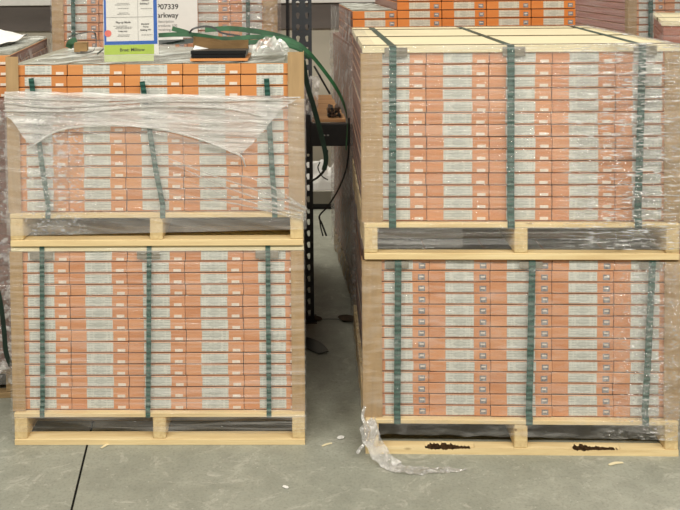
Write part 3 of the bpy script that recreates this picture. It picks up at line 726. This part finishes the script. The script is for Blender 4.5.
rect('rule_line', 2.8, 50.4, 46.3, 46.7, -.0004, M['inkgrey']); rect('rule_line', 34.6, 34.9, 22.5, HS, -.0004, M['inkgrey'])
text('Play-up Mode', 2.7 * k_, 'lettering', M['ink'], sg, (12.5 * k_, -.0006, 40.5 * k_))
text('Friday only', 2.0 * k_, 'lettering', M['ink'], sg, (15 * k_, -.0006, 31.8 * k_))
text('Standard', 2.2 * k_, 'lettering', M['ink'], sg, (38 * k_, -.0006, 38.6 * k_))
text('Terms', 2.2 * k_, 'lettering', M['ink'], sg, (39.6 * k_, -.0006, 35.8 * k_))
text('Building 777', 2.2 * k_, 'lettering', M['ink'], sg, (37 * k_, -.0006, 32.6 * k_))
text('Building 7', 2.4 * k_, 'lettering', M['ink'], sg, (37 * k_, -.0006, 59.0 * k_))
text('Service', 2.4 * k_, 'lettering', M['ink'], sg, (39 * k_, -.0006, 62.3 * k_))
bm = bmesh.new()
for (x0, x1, z) in ((10, 24, 37.4), (13, 29, 36.1), (12, 28, 34.8), (15, 27, 28.4), (14, 26, 27), (38, 49, 28), (14, 26, 60), (12, 27, 58.6), (15, 26, 55), (16, 25, 50.5), (14, 27, 49.2), (38, 49, 54.4)):
    x = x0
    while x < x1:
        l_ = random.uniform(.8, 2.6); box(bm, x * k_, min(x + l_, x1) * k_, -.0008, -.0004, z * k_, (z + .65) * k_); x += l_ + .5
mk('small_print', bm, M['inkgrey'], sg)
bm = bmesh.new(); bmesh.ops.create_cone(bm, cap_ends=True, segments=24, radius1=3.4 * k_, radius2=3.4 * k_, depth=.0006)
for v in bm.verts: v.co = Vector((v.co.x + 4.6 * k_, -.0012 + v.co.z * .5, v.co.y + 30.5 * k_))
mk('round_sticker', bm, M['red'], sg)
# white order sheet on the rear load
k4 = 4.73 / F; a4 = at(136, 38, 4.73)
ps = empty('order_sheet', (a4.x, 4.728, a4.z)); tag(ps, 'white order sheet lettered P07339 on the load behind the blue bordered sign', 'paper')
bm = bmesh.new(); box(bm, 0, 62 * k4, 0, .0006, 0, 62 * k4); mk('paper_sheet', bm, M['white'], ps)
text('P07339', 7.3 * k4, 'lettering', M['ink'], ps, (21 * k4, -.0004, 28.6 * k4)); text('Parkway', 7.3 * k4, 'lettering', M['ink'], ps, (18 * k4, -.0004, 20.2 * k4))
for z, ln in ((15.2, 14), (11.0, 15), (7, 13)):
    text(('description', 'products 100', 'receiving')[(15.2, 11.0, 7).index(z)], 3.6 * k4, 'lettering', M['inkgrey'], ps, (22 * k4, -.0004, z * k4))
# open carton with black samples
oc = empty('open_carton', at(190, 62, 3.54)); oc.location.z = ZT + .007; oc.rotation_euler = (0, 0, -.02)
tag(oc, 'open cardboard carton with raised flap on the upper left load', 'carton')
k3 = 3.54 / F
bm = bmesh.new(); box(bm, 0, 58 * k3, 0, .24, 0, 2.6 * k3, .001); mk('tray', bm, M['orange'], oc)
bm = bmesh.new()
pf = [bm.verts.new(v) for v in ((0, .1, 9.5 * k3), (57 * k3, .1, 9.5 * k3), (57 * k3, .12, 19 * k3), (30 * k3, .12, 18.5 * k3), (22 * k3, .12, 20.5 * k3), (0, .12, 23 * k3))]
bm.faces.new(pf); r_ = bmesh.ops.solidify(bm, geom=bm.faces[:], thickness=.004); mk('raised_flap', bm, M['card'], oc)
bm = bmesh.new(); pf = [bm.verts.new(v) for v in ((0, .02, 7 * k3), (2 * k3, .1, 14 * k3), (22 * k3, .1, 9 * k3), (20 * k3, .03, 8 * k3))]; bm.faces.new(pf); mk('inner_flap', bm, M['white'], oc)
bm = bmesh.new()
box(bm, 1 * k3, 55.5 * k3, .006, .2, 2.8 * k3, 6.4 * k3, .001); box(bm, .6 * k3, 56.4 * k3, .004, .2, 6.6 * k3, 10.2 * k3, .001)
o = mk('black_samples', bm, M['black'], loc=oc.location + Vector((0, 0, .001)), rz=-.02); tag(o, 'two stacked black boards lying in the open cardboard carton', 'board')
# crumpled clear bag + carton scrap
def bag(u, v):
    a = at(253 + 36 * u, 62, 3.62); hgt = 22 * k3 * math.sin(math.pi * min(1, .12 + .8 * u)) ** .5 * math.sin(math.pi * (v * .92 + .04)) ** .6
    return Vector((a.x, 3.56 + v * .2, ZT + .012 + hgt * (.8 + .4 * noise.noise(Vector((u * 6, v * 6, 2))))))
o = patch(bag, 30, 20, M['film_top'], 'clear_bag', smooth=True); tag(o, 'crumpled clear plastic bag beside the open carton', 'bag')
bm = bmesh.new(); pf = [bm.verts.new(at(*v)) for v in ((262, 40, 3.66), (270, 38, 3.72), (275, 47, 3.72), (264, 46.5, 3.66))]; bm.faces.new(pf)
pf = [bm.verts.new(at(*v)) for v in ((255, 49, 3.64), (259, 40, 3.7), (263, 39, 3.7), (258, 50, 3.64))]; bm.faces.new(pf)
bmesh.ops.solidify(bm, geom=bm.faces[:], thickness=.004)
o = mk('cardboard_scrap', bm, M['orange']); tag(o, 'brown folded cardboard scrap inside the clear bag', 'cardboard')
# small box with black handle loop, left of the sign
sb = empty('small_box', at(74, 52, 3.95)); sb.location.z = ZT + .012; sb.rotation_euler = (0, 0, .15); k5 = 3.95 / F
tag(sb, 'small brown box lying on the film left of the blue bordered sign', 'box')
bm = bmesh.new(); box(bm, 0, 13 * k5, 0, .08, 0, 9.5 * k5, .002); mk('box_body', bm, M['card'], sb)
bm = bmesh.new(); ribbon(bm, [(-6 * k5, .03, 4 * k5), (-4 * k5, .04, 9 * k5), (2 * k5, .05, 11 * k5)], .03, .002, (0, .3, 1)); mk('green_band', bm, M['strapgreen'], sb)
bm = bmesh.new(); ribbon(bm, [at(68, 37, 3.93), at(80, 33.5, 3.9), at(93, 32, 3.88), at(96, 38, 3.86), at(95.5, 46, 3.85), at(92, 51.5, 3.84), at(80, 52, 3.84)], .012, .0015, (0, 1, .3), 8)
o = mk('loose_strap', bm, M['strapblack']); tag(o, 'black strap loop standing up left of the blue bordered sign', 'strap')
bm = bmesh.new(); ribbon(bm, [at(97, 54, 3.7), at(104, 49, 3.7), at(112, 46, 3.7)], .016, .0015, (0, 1, .5), 6)
o = mk('loose_strap', bm, M['strapdark']); tag(o, 'short dark strap end tucked behind the left edge of the sign', 'strap')
# green straps across the top, curving down at the right
def loose(pts, wd, mt, label, wdir=(0, .5, 1), nm='loose_strap', th=.0015):
    bm = bmesh.new(); ribbon(bm, [at(*p_) for p_ in pts], wd, th, wdir, 9); o = mk(nm, bm, mt); tag(o, label, 'strap'); return o
loose([(156, 35.5, 3.9), (175, 34.5, 3.88), (195, 35, 3.86), (225, 39, 3.8), (258, 37, 3.78), (290, 41, 3.76), (307, 51, 3.76), (325, 72, 3.78), (340, 95, 3.8), (347, 118, 3.82), (346, 150, 3.82)], .021, M['strapgreen'], 'leaf green strap arching over the load top and down into the gap')
loose([(172, 28.5, 3.92), (185, 32, 3.92), (200, 37, 3.9), (240, 42, 3.86), (270, 42, 3.84), (297, 48, 3.82), (310, 58, 3.8)], .022, M['strapgreen'], 'green strap end pointing up behind the open carton')
loose([(158, 42, 3.86), (180, 42, 3.84), (196, 40, 3.84)], .022, M['strapdark'], 'dark green strap piece right behind the blue bordered sign')
loose([(205, 30, 3.98), (230, 28.5, 3.96), (260, 32, 3.92), (285, 38, 3.88), (300, 46, 3.84)], .024, M['strapgreen'], 'green strap lying furthest back across the load top')
loose([(189, 33, 3.84), (194, 28.5, 3.84), (205, 26.5, 3.84), (214, 28, 3.84), (222, 33, 3.84), (240, 36, 3.84)], .009, M['strapblack'], 'thin black strap loop above the open carton')
loose([(158, 39, 3.83), (172, 38.6, 3.83), (183, 38.2, 3.83)], .010, M['white'], 'thin white strip among the green straps by the sign', nm='white_strip')
loose([(303, 60, 3.62), (307, 84, 3.66), (314, 108, 3.68), (322, 138, 3.7), (326, 158, 3.7), (324, 170, 3.7)], .022, M['strapdark'], 'wide dark strap hanging down past the rack beam', (1, .4, 0))
loose([(327, 150, 3.72), (325, 168, 3.72), (318, 177, 3.72), (308, 183, 3.72)], .012, M['strapblack'], 'black strap tail curling left under the rack beam', (1, .4, 0))
loose([(320, 162, 3.74), (318, 168, 3.74), (322, 176, 3.74), (328, 180, 3.74)], .005, M['strapblack'], 'thin crossing black strap below the rack beam', (1, .4, 0))
loose([(314, 66, 3.9), (322, 80, 3.9), (330, 94, 3.9)], .009, M['strapblack'], 'thin black strap beside the green arching strap', (1, .4, 0))
loose([(349, 118, 3.86), (349, 146, 3.86), (346, 170, 3.86), (338, 190, 3.86), (328, 206, 3.86), (319.5, 216, 3.86), (322, 224, 3.86), (326.5, 236, 3.86)], .008, M['strapblack'], 'long thin black strap bent to a hook in the gap', (1, .4, 0))
loose([(319.5, 216, 3.87), (320.5, 226, 3.87), (323, 236, 3.87)], .006, M['strapblack'], 'short black strap end beside the hooked strap', (1, .4, 0))

# ================================================================== FLOOR SCRAPS
def scrap(name, pts, wd, mt, label, cat, z=.004, group=None):
    bm = bmesh.new(); P = [onfloor(*p_) + Vector((0, 0, z)) for p_ in pts]
    ribbon(bm, P, wd, .002, (0, 1, 0), 5, wfun=lambda t: .4 + .6 * math.sin(math.pi * (.1 + .8 * t))); o = mk(name, bm, mt); tag(o, label, cat, group)
scrap('wood_splinter', [(101, 449), (106, 446), (111, 443.5)], .012, M['lid'], 'pale wood splinter on the floor before the lower left pallet', 'splinter')
scrap('wood_splinter', [(609, 466), (615, 464), (623, 463.5)], .014, M['lid'], 'pale wood splinter on the floor before the lower right pallet', 'splinter')
scrap('wood_splinter', [(322, 447), (327, 445), (332, 444)], .010, M['lid'], 'small pale splinter on the floor between the two stacks', 'splinter')
scrap('paper_scrap', [(338, 440), (341, 438.5), (344, 439)], .022, M['white'], 'tiny white scrap on the floor beside the right pallet', 'scrap', .006)
scrap('paper_scrap', [(283, 487), (286, 488), (288, 489)], .014, M['white'], 'tiny white scrap on the open floor in front', 'scrap')
scrap('dry_leaf', [(340, 321), (346, 320), (354, 322)], .09, M['leaf'], 'dark crumpled scrap beside the rear right load on the floor', 'scrap', .012)
scrap('dry_leaf', [(313, 318), (317, 320), (320, 322)], .05, M['leaf'], 'small dark scrap at the foot of the rack upright', 'scrap', .01)
scrap('strap_scrap', [(302, 340), (312, 346), (324, 354)], .10, M['strapblack'], 'dark flat strap scraps on the floor of the gap', 'scrap', .008)
cleanup_used()
